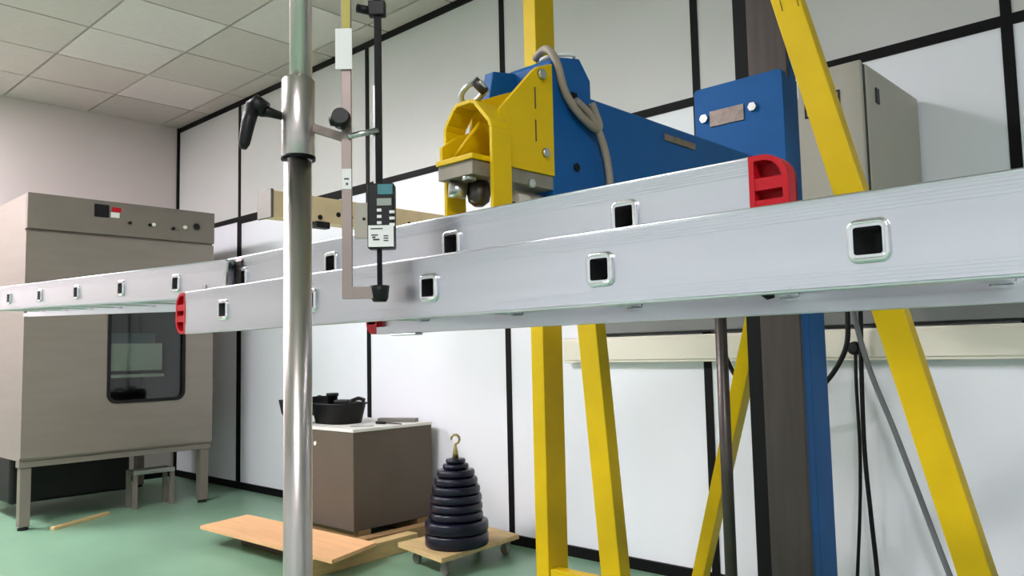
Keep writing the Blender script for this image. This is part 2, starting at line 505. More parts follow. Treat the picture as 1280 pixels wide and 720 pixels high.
# ------------------------------------------------------------------ load test rig (blue column, arm, yellow bracket)
rig = thing('load_test_rig', 'blue cantilever loading arm with yellow bracket on a tall steel column', 'test rig', (-0.985, 2.25, 0))
def R_(mb, name, material, parent=rig, bevel=0.0):
    """build in world coordinates, parent to rig or a rig part (parts sit at the rig origin)"""
    o = mb.build(name, material, parent, bevel)
    if parent is rig: o.location = -Vector(rig.location)
    return o
# column
R_(MB().box(-1.045, -0.925, 2.165, 2.205, 0.02, 2.85), 'column', M_blue, bevel=0.003)
R_(MB().box(-1.045, -0.925, 2.2051, 2.32, 0.02, 1.27), 'column_base', M_blue, bevel=0.004)
R_(MB().box(-1.043, -0.927, 2.15, 2.1652, 0.02, 2.85), 'guide_face', M_column, bevel=0.002)
R_(MB().box(-1.093, -1.046, 2.165, 2.22, 0.02, 2.85), 'guide_rail', M_black, bevel=0.002)
R_(MB().box(-1.2, -0.77, 2.05, 2.42, 0.0, 0.02), 'base_plate', M_blue, bevel=0.003)
# clamp plate on the column
pl = R_(MB().prism(rounded(-1.168, -0.898, 1.27, 1.752, 0.012, 4), 'y', 2.05, 2.075), 'clamp_plate', M_blue, bevel=0.002)
for (x, z) in ((-1.135, 1.660), (-0.985, 1.662), (-1.135, 1.33), (-0.985, 1.33)):
    bolt(pl, (x, 2.05, z), (0, -1, 0), 0.013, 0.010)
MB().box(-1.118, -1.012, 2.046, 2.0505, 1.632, 1.678).build('nameplate', M_nameplate, pl, 0.001)
R_(MB().box(-1.15, -1.095, 2.075, 2.16, 1.28, 1.74), 'carriage_side', M_blue)
R_(MB().box(-0.92, -0.905, 2.075, 2.16, 1.28, 1.74), 'carriage_side', M_blue)
# arm
arm = R_(MB().box(-1.040, -0.927, 1.225, 2.05, 1.30, 1.492), 'arm', M_blue, bevel=0.004)
MB().box(-0.9272, -0.9235, 1.49, 1.62, 1.455, 1.470).build('nameplate', M_nameplate, arm, 0.001)
# head: thick end plate with chamfered top
hd = R_(MB().prism([(1.108, 1.275), (1.228, 1.275), (1.228, 1.525), (1.195, 1.562), (1.125, 1.548), (1.108, 1.535)], 'x', -1.046, -0.925), 'arm_head', M_blue, bevel=0.003)
MB().lathe([(0.008, -0.001), (0.008, 0.004)], (-0.9255, 1.175, 1.345), 14, 'x').build('plug', M_blkmetal, hd)
MB().box(-0.9255, -0.9235, 1.165, 1.183, 1.455, 1.49).build('slot_cover', M_blkmetal, hd)
R_(MB().prism([(1.02, 1.40), (1.108, 1.34), (1.108, 1.535), (1.05, 1.525)], 'x', -1.04, -1.016), 'nose', M_blue, bevel=0.002)
# yellow bracket: two gusset plates, top and bottom plates
gp = [(0.968, 1.327), (1.112, 1.327), (1.112, 1.531), (1.072, 1.516), (1.058, 1.505), (0.968, 1.415)]
g1 = R_(MB().prism(gp, 'x', -0.934, -0.925), 'gusset', M_yellow, bevel=0.001)
bolt(g1, (-0.925, 1.078, 1.502), (1, 0, 0), 0.010, 0.007)
bolt(g1, (-0.925, 1.085, 1.358), (1, 0, 0), 0.009, 0.006)
for (z0, z1) in ((1.435, 1.475), (1.375, 1.415)):
    MB().box(-0.9252, -0.9244, 1.060, 1.063, z0, z1).build('slot', M_print, g1)
gl2 = [(0.905, 1.327), (1.108, 1.327), (1.108, 1.50), (0.978, 1.446), (0.977, 1.392), (0.94, 1.376), (0.905, 1.352)]
R_(MB().prism(gl2, 'x', -1.010, -1.002), 'gusset', M_yellow, bevel=0.001)
R_(MB().box(-1.012, -0.922, 0.898, 1.108, 1.318, 1.327), 'bracket_plate', M_yellow, bevel=0.001)
bs = R_(MB().box(-1.010, -0.926, 0.902, 1.108, 1.293, 1.318), 'load_plate', M_loadpl, bevel=0.001)
bolt(bs, (-0.926, 1.045, 1.296), (1, -0.0, 0), 0.008, 0.006)
# stiffener rod between plate and gusset
R_(MB().tube([(-0.998, 0.922, 1.329), (-0.955, 0.955, 1.400)], 0.0032, 8), 'stay_rod', M_yellow)
# load cell below the plate
lc = R_(MB().lathe([(0.012, 1.294), (0.019, 1.290), (0.021, 1.272), (0.018, 1.258), (0.008, 1.250)], (-0.966, 0.955, 0), 24), 'load_cell', M_steel_dk)
MB().cyl((-0.980, 0.938, 1.277), (-0.997, 0.914, 1.279), 0.014, 20).build('cell_connector', M_steel, lc)
MB().lathe([(0.012, 1.294), (0.012, 1.286)], (-0.948, 0.915, 0), 16).build('plate_nut', M_steel, lc)
R_(MB().tube([(-0.955, 1.0, 1.262), (-0.95, 1.06, 1.262), (-0.945, 1.12, 1.255), (-0.94, 1.2, 1.262)], 0.004, 8), 'cell_lead', M_cable_k)
R_(MB().cyl((-0.96, 1.03, 1.268), (-0.96, 1.12, 1.268), 0.020, 20), 'spindle', M_cab)
R_(MB().cyl((-1.031, 1.9, 0.02), (-1.031, 1.9, 1.30), 0.0155, 20), 'support_rod', M_steel_dk)
R_(MB().lathe([(0.035, 0.0), (0.035, 0.012), (0.02, 0.02)], (-1.031, 1.9, 0), 24), 'rod_foot', M_steel_dk)

# yellow stirrup hanging round the load plate, with its lifting shackle
st = thing('lifting_stirrup', 'yellow flat-bar stirrup hooked over the load bracket', 'stirrup', (-0.963, 0.95, 1.21))
def strap(path, w_, th):
    """flat bar of width w_ along y following a path in x,z"""
    mb = MB(); pts = []
    n = len(path)
    L_, R__ = [], []
    for i, (x, z) in enumerate(path):
        a = path[max(i-1, 0)]; b = path[min(i+1, n-1)]
        d = Vector((b[0]-a[0], b[1]-a[1])).normalized(); nn = Vector((-d[1], d[0]))
        L_.append((x+nn[0]*th/2, z+nn[1]*th/2)); R__.append((x-nn[0]*th/2, z-nn[1]*th/2))
    for i in range(n-1):
        quad = [L_[i], L_[i+1], R__[i+1], R__[i]]
        mb.prism(quad, 'y', -w_/2, w_/2)
    return mb
ox, oz = 0.963, -1.21
path = [(-1.020, 1.205), (-1.020, 1.388), (-1.015, 1.399), (-0.998, 1.420), (-0.988, 1.427), (-0.955, 1.427), (-0.945, 1.423), (-0.912, 1.385), (-0.907, 1.373), (-0.907, 1.205)]
strap([(x+ox, z+oz) for x, z in path], 0.046, 0.007).build('band', M_yellow, st, 0.001)
strap([(-1.020+ox, -0.008), (-0.907+ox, -0.008)], 0.046, 0.01).build('cross_bar', M_yellow, st, 0.001)
sh = thing('shackle', 'small polished steel ring shackle lying on top of the yellow stirrup', 'shackle', (-0.972, 0.95, 1.424))
pts = []
u = Vector((0.86, 0.1, 0.42)).normalized(); v = Vector((0.15, -0.5, 0.6)); v = (v - u*v.dot(u)).normalized()
for k in range(28):
    t_ = 2*math.pi*k/28
    pts.append(u*0.025*math.cos(t_) + v*0.014*math.sin(t_) + Vector((0, 0, 0.026)))
MB().tube(pts, 0.005, 10, True).build('ring', M_steel, sh)
pn = u*0.018 + Vector((0, 0, 0.027))
MB().cyl(pn - v*0.014, pn + v*0.014, 0.0085, 14).build('pin', M_steel_dk, sh)
MB().cyl(pn - v*0.018, pn - v*0.014, 0.0065, 14).build('pin_head', M_steel, sh)

# hose loop hung on the arm head
hp1 = [(-0.990, 1.14, 1.565), (-0.962, 1.13, 1.572), (-0.935, 1.118, 1.560), (-0.917, 1.118, 1.53), (-0.913, 1.130, 1.485), (-0.911, 1.155, 1.455), (-0.910, 1.190, 1.435), (-0.910, 1.222, 1.425),
       (-0.912, 1.235, 1.435), (-0.914, 1.228, 1.455), (-0.914, 1.215, 1.475)]
hp2 = [(-0.914, 1.165, 1.47), (-0.911, 1.200, 1.452), (-0.911, 1.232, 1.42), (-0.911, 1.252, 1.38), (-0.911, 1.262, 1.33), (-0.911, 1.255, 1.29), (-0.911, 1.235, 1.265)]
def smooth(p, n=6):
    p = [Vector(q) for q in p]; out = []
    for i in range(len(p)-1):
        a, b, c, d = p[max(i-1,0)], p[i], p[i+1], p[min(i+2,len(p)-1)]
        for k in range(n):
            t_ = k/n
            out.append(0.5*((2*b) + (c-a)*t_ + (2*a-5*b+4*c-d)*t_*t_ + (3*b-a-3*c+d)*t_**3))
    out.append(p[-1])
    return out
t = thing('cable_coil', 'beige cable looped over the blue arm head', 'cable', (-0.914, 1.165, 1.265))
for p in (hp1, hp2):
    MB().tube([q - Vector(t.location) for q in smooth(p)], 0.0075, 10).build('cable_strand', M_hose, t)
rg = []
for k in range(20):
    a_ = 2*math.pi*k/20
    rg.append(Vector((-0.955, 1.165, 1.562)) - Vector(t.location) + Vector((0.030*math.cos(a_), 0.035*math.sin(a_), 0.006*math.sin(a_))))
MB().tube(rg, 0.0035, 8, True).build('cable_loop', M_paper, t)

# ------------------------------------------------------------------ yellow support frame
fr_ = thing('support_frame', 'yellow painted steel support frame with upright post and slanting braces', 'frame', (-1.2, 2.2, 0))
def F_(mb, name, bevel=0.003, material=None):
    o = mb.build(name, material or M_yellow, fr_, bevel); o.location = -Vector(fr_.location); return o
F_(MB().box(-1.878, -1.820, 2.10, 2.205, 0.0, 2.78), 'post')
F_(MB().prism([(-1.537-0.039, 0.0), (-1.537+0.039, 0.0), (-1.664+0.039, 1.48), (-1.664-0.039, 1.48)], 'y', 2.10, 2.155), 'brace')
F_(MB().box(-1.819, -1.66, 2.11, 2.15, 1.24, 1.30), 'tie')
F_(MB().box(-1.819, -1.591, 2.105, 2.15, 0.19, 0.262), 'base_tie')
F_(MB().box(-1.88, -0.90, 2.10, 2.148, 2.70, 2.78), 'top_beam')
bdx = lambda z: -0.623 + 0.253*(1.083 - z)
zz = 2.70
F_(MB().prism([(bdx(0)-0.040, 0.0), (bdx(0)+0.030, 0.0), (bdx(zz)+0.033, zz), (bdx(zz)-0.042, zz)], 'y', 1.935, 1.978), 'brace')
F_(MB().box(-1.08, -0.90, 1.935, 2.10, 2.701, 2.76), 'top_bracket')
for xo in (-0.02, 0.022):
    xm = bdx(1.875) + xo
    F_(MB().bar((xm+0.006, 1.9345, 1.855), (xm, 1.9345, 1.885), 0.001, 0.004, (0, 1, 0)), 'marking', 0.0, M_print)
F_(MB().bar((-1.734, 2.90, 0.0), (-1.072, 2.27, 1.228), 0.05, 0.05, (0, 1, 0)), 'rear_brace', 0.002)

# ------------------------------------------------------------------ wall enclosure, cables
en = thing('electrical_enclosure', 'beige grey electrical enclosure projecting from the panel wall behind the yellow brace', 'enclosure', (-0.975, 3.09, 1.28))
MB().prism(rounded(-0.125, 0.125, -0.53, -0.0075, 0.004, 2), 'z', 0.0, 0.60).build('body', M_cab, en, 0.004)
MB().box(-0.122, 0.1215, -0.556, -0.530, 0.003, 0.597).build('gasket', M_blkpl, en)
dr = MB().box(-0.126, 0.124, -0.575, -0.556, 0.0, 0.602).build('door', M_cab, en, 0.003)
mb = MB()
ring_prism(mb, [(-0.056, 0.452), (0.058, 0.452), (0.058, 0.522), (-0.056, 0.522)], [(-0.051, 0.457), (0.053, 0.457), (0.053, 0.517), (-0.051, 0.517)], 'y', -0.579, -0.574)
mb.build('label_frame', M_blkpl, dr)
MB().box(-0.122, -0.075, -0.5765, -0.5745, 0.525, 0.598).build('sticker', M_paper, dr)
MB().box(0.1245, 0.129, -0.455, -0.425, 0.49, 0.54).build('latch', M_blkpl, en, 0.001)

def cable(name, label, pts, r, material):
    base = Vector(pts[-1])
    return tag(MB().tube([q - base for q in smooth(pts)], r, 8).build(name, material, None, 0, base), label, 'cable')
cable('power_cable', 'thin black cable hanging from the trunking, left strand of the pair', [(-1.098, 3.025, 1.0), (-1.101, 3.022, 0.85), (-1.100, 3.02, 0.62), (-1.112, 3.02, 0.4), (-1.135, 3.02, 0.15), (-1.14, 3.0, 0.008)], 0.0065, M_cable_k)
cable('power_cable', 'thicker black cable hanging from behind the ladder, right strand of the pair', [(-1.062, 3.0, 1.27), (-1.064, 3.0, 1.1), (-1.072, 3.0, 0.9), (-1.077, 3.0, 0.62), (-1.068, 3.0, 0.4), (-1.056, 3.0, 0.16), (-1.05, 2.97, 0.01)], 0.0085, M_cable_k)
cable('slanting_cable', 'grey cable slanting down to the right below the trunking', [(-1.09, 2.97, 1.27), (-1.075, 2.97, 1.10), (-1.03, 2.97, 0.9), (-0.955, 2.97, 0.68), (-0.83, 2.97, 0.28), (-0.74, 2.97, 0.012)], 0.010, M_cable_g)
cable('loop_cable', 'heavy black cable drooping behind the blue column', [(-1.09, 2.93, 1.3), (-1.085, 2.93, 1.1), (-1.10, 2.93, 0.98), (-1.175, 2.93, 0.865), (-1.27, 2.93, 0.80), (-1.38, 2.93, 0.79), (-1.49, 2.93, 0.84), (-1.56, 2.93, 0.93), (-1.60, 2.93, 1.08), (-1.60, 2.93, 1.3)], 0.0095, M_cable_k)
tag(MB().lathe([(0.012, -0.03), (0.024, -0.026), (0.026, -0.008), (0.018, 0.0)], (0, 0, 0), 18, 'y').build('cable_gland', M_blkpl, None, 0, (-1.10, 3.037, 0.985)), 'round black cable gland on the front of the trunking', 'cable gland')

# cream cantilever beam on the back wall
t = thing('wall_beam', 'cream hollow beam reaching out from the panel wall behind the ladder', 'beam', (-3.14, YB, 1.617))
MB().box(-0.09, 0.0, -1.27, -0.0075, 0.0, 0.118).build('beam', M_cream, t, 0.003)
MB().box(-0.112, 0.004, -1.285, -1.2705, -0.004, 0.124).build('end_plate', M_castor, t, 0.002)
MB().box(-0.12, 0.03, -0.0074, 0.0, -0.05, 0.17).build('wall_plate', M_cream, t, 0.001)
for (y, z) in ((-1.03, 0.022), (-0.93, 0.045), (-0.86, 0.04), (-0.70, 0.045), (-0.5, 0.045)):
    MB().lathe([(0.012, -0.001), (0.012, 0.003)], (0.0, y, z), 14, 'x').build('bolt_hole', M_blkpl, t)
MB().box(-0.02, 0.02, -1.06, -0.99, -0.03, 0.0).build('under_clip', M_blkpl, t)
MB().box(-0.02, 0.02, -0.64, -0.55, -0.025, 0.0).build('under_clip', M_blkpl, t)

# ------------------------------------------------------------------ measuring stand and gauge (turned 43 degrees to the wall)
RZ = math.atan2(0.684, 0.729)
sd = thing('measuring_stand', 'tall polished steel measuring column with clamp collar in front of the ladder', 'stand', (-0.962, 0.598, 0), RZ)
MB().lathe([(0.14, 0.0), (0.14, 0.02), (0.13, 0.026), (0.03, 0.03)], (0, 0, 0), 40).build('base', M_steel_dk, sd)
MB().lathe([(0.0192, 0.03), (0.0192, 1.285)], (0, 0, 0), 36).build('pole', M_chrome, sd)
MB().lathe([(0.0155, 1.27), (0.0155, 1.95), (0.013, 1.955)], (0.0045, 0, 0), 36).build('upper_pole', M_chrome, sd)
col = MB().lathe([(0.0205, 1.273), (0.0228, 1.276), (0.0228, 1.385), (0.020, 1.388)], (0.001, 0, 0), 36).build('collar', M_chrome, sd)
MB().lathe([(0.0235, 1.272), (0.0235, 1.277)], (0.001, 0, 0), 36).build('collar_ring', M_blkmetal, col)
lv = MB().tube([(-0.018, -0.004, 1.333), (-0.036, -0.010, 1.338), (-0.046, -0.012, 1.341)], [0.005, 0.007, 0.010], 14).build('clamp_lever', M_blkpl, sd)
MB().tube([(-0.040, -0.014, 1.340), (-0.052, -0.016, 1.347), (-0.063, -0.016, 1.343)], [0.011, 0.0145, 0.009], 14).build('lever_hub', M_blkpl, lv)
MB().tube([(-0.056, -0.020, 1.345), (-0.061, -0.024, 1.320), (-0.066, -0.026, 1.290), (-0.067, -0.026, 1.283)], [0.010, 0.0095, 0.0075, 0.004], 14).build('lever_handle', M_blkpl, lv)
MB().bar((0.020, 0.0, 1.318), (0.074, -0.012, 1.297), 0.010, 0.012).build('cross_arm', M_scale, sd, 0.001)

# gauge: local x to the picture's right, origin below the scale bar
gg = thing('digital_height_gauge', 'digital height gauge with steel bar and black readout held by the measuring column', 'gauge', (-0.894, 0.632, 1.07), RZ)
px = 0.001082
def gx_(p): return (p-434.5)*px
def gz_(p): return 0.409-0.001079*p
mb = MB().box(gx_(428.5), gx_(441), -0.004, 0.002, gz_(374), gz_(0)+0.10)
mb.box(gx_(441)-0.0005, gx_(470), -0.004, 0.002, gz_(374), gz_(359))
mb.build('scale_bar', M_scale, gg, 0.0006)
MB().box(gx_(430), gx_(440.5), -0.0055, -0.0035, gz_(30), gz_(0)+0.08).build('tape', mat('ochre_tape', (176, 164, 70), 0.5), gg)
tg = MB().box(gx_(422), gx_(443), -0.0075, -0.0055, gz_(82), gz_(29)).build('paper_tag', M_paper, gg)
mk = MB().box(gx_(429), gx_(441), -0.0052, -0.0038, gz_(236), gz_(210)).build('bar_sticker', M_paper, gg)
MB().box(gx_(432), gx_(438), -0.0056, -0.0050, gz_(224), gz_(222)).build('print', M_print, mk)
MB().box(gx_(434), gx_(437), -0.0056, -0.0050, gz_(231), gz_(228)).build('print', M_print, mk)
MB().tube([(gx_(430), -0.010, gz_(150)), (gx_(431), -0.020, gz_(149)), (gx_(432), -0.030, gz_(148))], [0.0125, 0.0135, 0.011], 16).build('clamp_knob', M_blkpl, gg)
MB().tube([(gx_(417), -0.018, gz_(153)), (gx_(427), -0.018, gz_(151))], [0.006, 0.009], 12).build('knob_tip', M_blkpl, gg)
MB().tube([(gx_(437), -0.006, gz_(169)), (gx_(474), 0.004, gz_(159))], 0.0042, 12).build('link_rod', M_steel, gg)
MB().box(gx_(469), gx_(478), 0.006, 0.012, gz_(240), gz_(0)+0.05).build('guide_bar', M_blkmetal, gg, 0.0008)
MB().box(gx_(467), gx_(469.5), 0.006, 0.010, gz_(232), gz_(100)).build('guide_edge', M_steel, gg)
MB().box(gx_(462), gx_(484), 0.002, 0.016, gz_(8), gz_(-12)).build('top_clamp', M_blkpl, gg, 0.002)
MB().tube([(gx_(447), 0.009, gz_(-4)), (gx_(464), 0.009, gz_(0))], 0.006, 12).build('top_screw', M_blkpl, gg)
MB().box(gx_(441.5), gx_(461), 0.010, 0.013, gz_(297), gz_(251)).build('mounting_plate', M_cab, gg, 0.001)
MB().lathe([(0.0022, -0.0012), (0.0022, 0.001)], (gx_(454), 0.010, gz_(272)), 10, 'y').build('plate_screw', M_blkpl, gg)
rd = MB().box(gx_(460.5), gx_(494), -0.006, 0.016, gz_(312), gz_(229)).build('readout', M_blkpl, gg, 0.0025)
MB().box(gx_(474), gx_(492.5), -0.0072, -0.0055, gz_(244), gz_(231)).build('top_face', M_teal, rd)
MB().box(gx_(473), gx_(491), -0.0072, -0.0055, gz_(258), gz_(249)).build('screen', M_lcd, rd)
for k in range(3):
    MB().box(gx_(473), gx_(478.5), -0.0075, -0.0055, gz_(265.5+8*k), gz_(262+8*k)).build('key', M_paper, rd)
    MB().box(gx_(488.5), gx_(495), -0.0075, -0.0055, gz_(268+8*k), gz_(264.5+8*k)).build('key', M_paper, rd)
lb = MB().box(gx_(462), gx_(493.5), -0.0072, -0.0055, gz_(310), gz_(283)).build('label_plate', M_paper, rd)
for (a_, b_, c_, d_) in ((465, 480, 288, 286.6), (466, 474, 296, 294.5), (468, 476, 302, 300), (467, 471, 299, 297), (481, 487, 297, 295.8), (481, 487, 300, 298.8), (481, 487, 303, 301.8)):
    MB().box(gx_(a_), gx_(b_), -0.0078, -0.0070, gz_(c_), gz_(d_)).build('print', M_print, lb)
MB().box(gx_(471), gx_(477), 0.002, 0.008, gz_(362), gz_(311)).build('probe_stem', M_blkmetal, gg, 0.0008)
MB().lathe([(0.009, gz_(378)), (0.0115, gz_(374)), (0.0125, gz_(364)), (0.0135, gz_(358)), (0.010, gz_(357.5))], (gx_(474), 0.004, 0), 10).build('probe_knob', M_blkpl, gg)

# ------------------------------------------------------------------ climatic chamber by the left wall
XC = -5.43
ch = thing('climatic_chamber', 'grey stainless climatic test chamber on legs with dark door window', 'test chamber', (XC, 2.1, 0))
def K_(mb, name, material, parent=ch, bevel=0.0):
    o = mb.build(name, material, parent, bevel)
    if parent is ch: o.location = -Vector(ch.location)
    return o
cy0, cy1 = 1.50, 2.69
# body: shell with an open cavity behind the window
wy0, wy1, wz0, wz1 = 1.985, 2.487, 0.725, 1.42
mb = MB()
mb.box(XC-1.2, XC-0.02, cy0, wy0, 0.41, 2.03)
mb.box(XC-1.2, XC-0.02, wy1, cy1, 0.41, 2.03)
mb.box(XC-1.2, XC-0.02, wy0, wy1, 0.41, wz0)
mb.box(XC-1.2, XC-0.02, wy0, wy1, wz1, 2.03)
mb.box(XC-1.2, XC-0.75, wy0, wy1, wz0, wz1)
K_(mb, 'body', M_chamber)
# door skin with rounded window opening
mb = MB()
oy0, oy1, oz0, oz1 = cy0, cy1, 0.425, 1.80
ri = rounded(wy0+0.004, wy1-0.004, wz0+0.004, wz1-0.004, 0.055, 6)
ro = []
for (y, z) in ri:
    # push window outline points out to the door edge
    a_ = math.atan2(z-(wz0+wz1)/2, y-(wy0+wy1)/2)
    dy, dz = math.cos(a_), math.sin(a_)
    cyw, czw = (wy0+wy1)/2, (wz0+wz1)/2
    tt = min(((oy1-cyw)/dy if dy > 0 else (oy0-cyw)/dy) if abs(dy) > 1e-6 else 9e9, ((oz1-czw)/dz if dz > 0 else (oz0-czw)/dz) if abs(dz) > 1e-6 else 9e9)
    ro.append((cyw+dy*tt, czw+dz*tt))
# insert exact door corners
for (yy, zz_) in ((oy0, oz0), (oy1, oz0), (oy1, oz1), (oy0, oz1)):
    k = min(range(len(ro)), key=lambda i: (ro[i][0]-yy)**2 + (ro[i][1]-zz_)**2)
    ro[k] = (yy, zz_)
ring_prism(mb, ro, ri, 'x', XC-0.02, XC)
door = K_(mb, 'door', M_chamber)
mb = MB()
rg_o = rounded(wy0-0.004, wy1+0.004, wz0-0.004, wz1+0.004, 0.06, 6)
rg_i = rounded(wy0+0.016, wy1-0.016, wz0+0.016, wz1-0.016, 0.045, 6)
ring_prism(mb, rg_o, rg_i, 'x', XC-0.004, XC+0.008)
mb.build('window_seal', M_blkpl, door)
MB().prism(rounded(wy0+0.012, wy1-0.012, wz0+0.012, wz1-0.012, 0.045, 6), 'x', XC-0.016, XC-0.010).build('window_pane', M_glass, door)
mb = MB()
mb.box(XC-0.745, XC-0.742, wy0, wy1, wz0, wz1)
mb.box(XC-0.742, XC-0.03, wy0+0.0005, wy0+0.003, wz0, wz1)
mb.box(XC-0.742, XC-0.03, wy1-0.003, wy1-0.0005, wz0, wz1)
mb.box(XC-0.742, XC-0.03, wy0, wy1, wz0+0.0005, wz0+0.003)
mb.box(XC-0.742, XC-0.03, wy0, wy1, wz1-0.003, wz1-0.0005)
K_(mb, 'chamber_lining', M_dark_in)
pale = mat('pale_tray', (206, 214, 200), 0.5)
K_(MB().box(XC-0.30, XC-0.06, wy0+0.01, 2.36, 0.93, 1.11), 'inner_box', pale, bevel=0.004)
K_(MB().box(XC-0.30, XC-0.05, wy0+0.01, 2.37, 0.885, 0.905), 'inner_shelf', pale)
K_(MB().box(XC-0.29, XC-0.08, wy0+0.03, 2.32, 1.1105, 1.18), 'inner_unit', mat('slate_unit', (70, 84, 96), 0.4), bevel=0.004)
# control panel strip
cp = K_(MB().box(XC-0.02, XC+0.012, cy0, cy1, 1.815, 2.035), 'control_panel', M_chpanel, bevel=0.003)
def py_(p): return 1.80 + (p-100)/167*0.89*(1.0+0.0)
def yy(p):   # y on the front plane for a picture column
    a_ = math.radians(43.064) - math.atan((p-640)/998.06)
    return -XC/math.tan(a_)
PF = XC+0.012
MB().box(PF-0.001, PF+0.006, yy(113), yy(131.5), 1.925, 2.008).build('display', M_blkpl, cp, 0.002)
MB().box(PF-0.001, PF+0.002, yy(135), yy(147), 1.968, 1.998).build('red_label', M_red, cp)
MB().box(PF-0.001, PF+0.002, yy(134), yy(145), 1.930, 1.964).build('white_label', M_paper, cp)
for (p, z, r_, mm) in ((158, 1.905, 0.010, M_blkpl), (183.5, 1.905, 0.010, M_blkpl), (188, 1.908, 0.013, M_trunk), (213, 1.895, 0.011, M_blkpl), (227.5, 1.912, 0.014, M_trunk), (242, 1.925, 0.022, M_blkpl)):
    MB().lathe([(r_, -0.001), (r_, 0.012), (r_*0.8, 0.016)], (PF, yy(p), z), 16, 'x').build('knob', mm, cp)
# stand under the chamber
for (x, y) in ((XC-0.06, cy1-0.04), (XC-0.06, cy0+0.04), (XC-1.14, cy1-0.04), (XC-1.14, cy0+0.04)):
    lg = K_(MB().box(x-0.03, x+0.03, y-0.03, y+0.03, 0.02, 0.37), 'leg', M_chpanel, bevel=0.003)
    MB().lathe([(0.03, 0.0), (0.03, 0.012), (0.015, 0.02)], (x, y, 0), 16).build('foot', M_blkpl, lg)
K_(MB().box(XC-0.09, XC-0.02, cy0, cy1, 0.37, 0.408), 'front_rail', M_chpanel, bevel=0.003)
K_(MB().box(XC-1.18, XC-1.11, cy0, cy1, 0.37, 0.408), 'rear_rail', M_chpanel, bevel=0.003)
K_(MB().box(XC-1.0, XC-0.42, 1.56, 2.30, 0.10, 0.41), 'compressor_shade_block', M_blkpl, bevel=0.02)  # machinery box enlarged to keep the space under the chamber dark

# low metal stool frame under the chamber
t = thing('low_stool_frame', 'low grey metal stool frame standing under the test chamber', 'stool', (-5.60, 2.36, 0))
for sy in (-0.125, 0.125):
    for sx in (0.0, -0.11):
        MB().box(sx-0.014, sx+0.014, sy-0.014, sy+0.014, 0.0, 0.225).build('leg', M_chpanel, t, 0.002)
MB().box(-0.014, 0.014, -0.14, 0.14, 0.225, 0.252).build('rail', M_steel, t, 0.003)
MB().box(-0.124, -0.096, -0.14, 0.14, 0.225, 0.252).build('rail', M_chpanel, t, 0.003)
MB().box(-0.096, -0.014, -0.14, -0.115, 0.227, 0.25).build('side_rail', M_chpanel, t)
MB().box(-0.096, -0.014, 0.115, 0.14, 0.227, 0.25).build('side_rail', M_chpanel, t)

# ------------------------------------------------------------------ grey box with bin and tools
gb = thing('storage_chest', 'grey box chest with a white lid against the panel wall', 'box', (-3.83, 2.775, 0))
MB().box(-0.32, 0.33, -0.27, 0.27, 0.085, 0.595).build('body', M_boxgrey, gb, 0.004)
MB().box(-0.325, 0.335, -0.276, 0.272, 0.595, 0.612).build('lid', M_boxtop, gb, 0.003)
for y in (-0.2, 0.2):
    MB().box(-0.32, 0.33, y-0.04, y+0.04, 0.0, 0.085).build('runner', M_wood2, gb, 0.003)
MB().lathe([(0.012, -0.004), (0.012, 0.002)], (-0.02, -0.272, 0.52), 14, 'y').build('stud', M_boxtop, gb)

bn = thing('parts_bin', 'black plastic parts bin on top of the grey chest', 'bin', (-3.93, 2.71, 0.6125))
bn.scale = (0.86, 0.9, 1.0)
# open tub: tapered rounded ring
def loop(a, b, z, n=28, e=3.2):
    out = []
    for k in range(n):
        t_ = 2*math.pi*k/n
        c_, s_ = math.cos(t_), math.sin(t_)
        out.append((a*abs(c_)**(2/e)*(1 if c_ >= 0 else -1), b*abs(s_)**(2/e)*(1 if s_ >= 0 else -1), z))
    return out
def loft(loops, cap0=True):
    mb = MB(); n = len(loops[0])
    for lp in loops: mb.v += lp
    for i in range(len(loops)-1):
        for k in range(n):
            k2 = (k+1) % n
            mb.f.append([i*n+k, i*n+k2, (i+1)*n+k2, (i+1)*n+k]); mb.s.append(True)
    mb.f.append(list(range(n))[::-1]); mb.s.append(False)
    mb.f.append([(len(loops)-1)*n+k for k in range(n)]); mb.s.append(False)
    return mb
loft([loop(0.165, 0.11, 0.0), loop(0.195, 0.13, 0.105), loop(0.205, 0.14, 0.108), loop(0.205, 0.14, 0.116), loop(0.19, 0.125, 0.116), loop(0.16, 0.105, 0.008)]).build('tub', M_bin, bn)
for s_ in (-1, 1):
    MB().tube([(s_*0.198, -0.05, 0.11), (s_*0.222, -0.045, 0.135), (s_*0.226, 0.0, 0.145), (s_*0.222, 0.045, 0.135), (s_*0.198, 0.05, 0.11)], 0.011, 10).build('handle', M_bin, bn)
MB().box(-0.215, -0.19, -0.07, 0.07, 0.04, 0.15).build('grip_flap', M_bin, bn, 0.004)
tag(MB().lathe([(0.030, 0.0), (0.030, 0.14), (0.036, 0.142), (0.036, 0.16)], (0, 0, 0), 16).build('black_canister', M_bin, None, 0, (-3.99, 2.71, 0.622)), 'small black canister standing up inside the parts bin', 'canister')
tag(MB().box(-0.05, 0.05, -0.03, 0.03, 0.0, 0.125).build('black_block', M_bin, None, 0.01, (-3.88, 2.71, 0.622), 0.4), 'black block poking out of the parts bin', 'block')
tag(MB().prism([(-0.25, 0.135), (0.0, 0.135), (0.0, 0.0), (-0.135, 0.0), (-0.215, 0.055)], 'y', -0.03, 0.03).build('tool_holder', M_bin, None, 0.004, (-4.0, 2.54, 0.6125)), 'black plastic tool holder overhanging the left end of the grey chest, partly behind the pole', 'tool holder')
tag(MB().box(-0.12, 0.12, -0.022, 0.022, 0, 0.022).build('steel_bar', M_castor, None, 0.003, (-3.66, 2.93, 0.6125), 0.45), 'short grey steel bar lying on the grey chest', 'bar')
tl = thing('hand_tool', 'thin black hand tool lying at the right of the grey chest lid', 'tool', (-3.57, 2.79, 0.6125), 0.15)
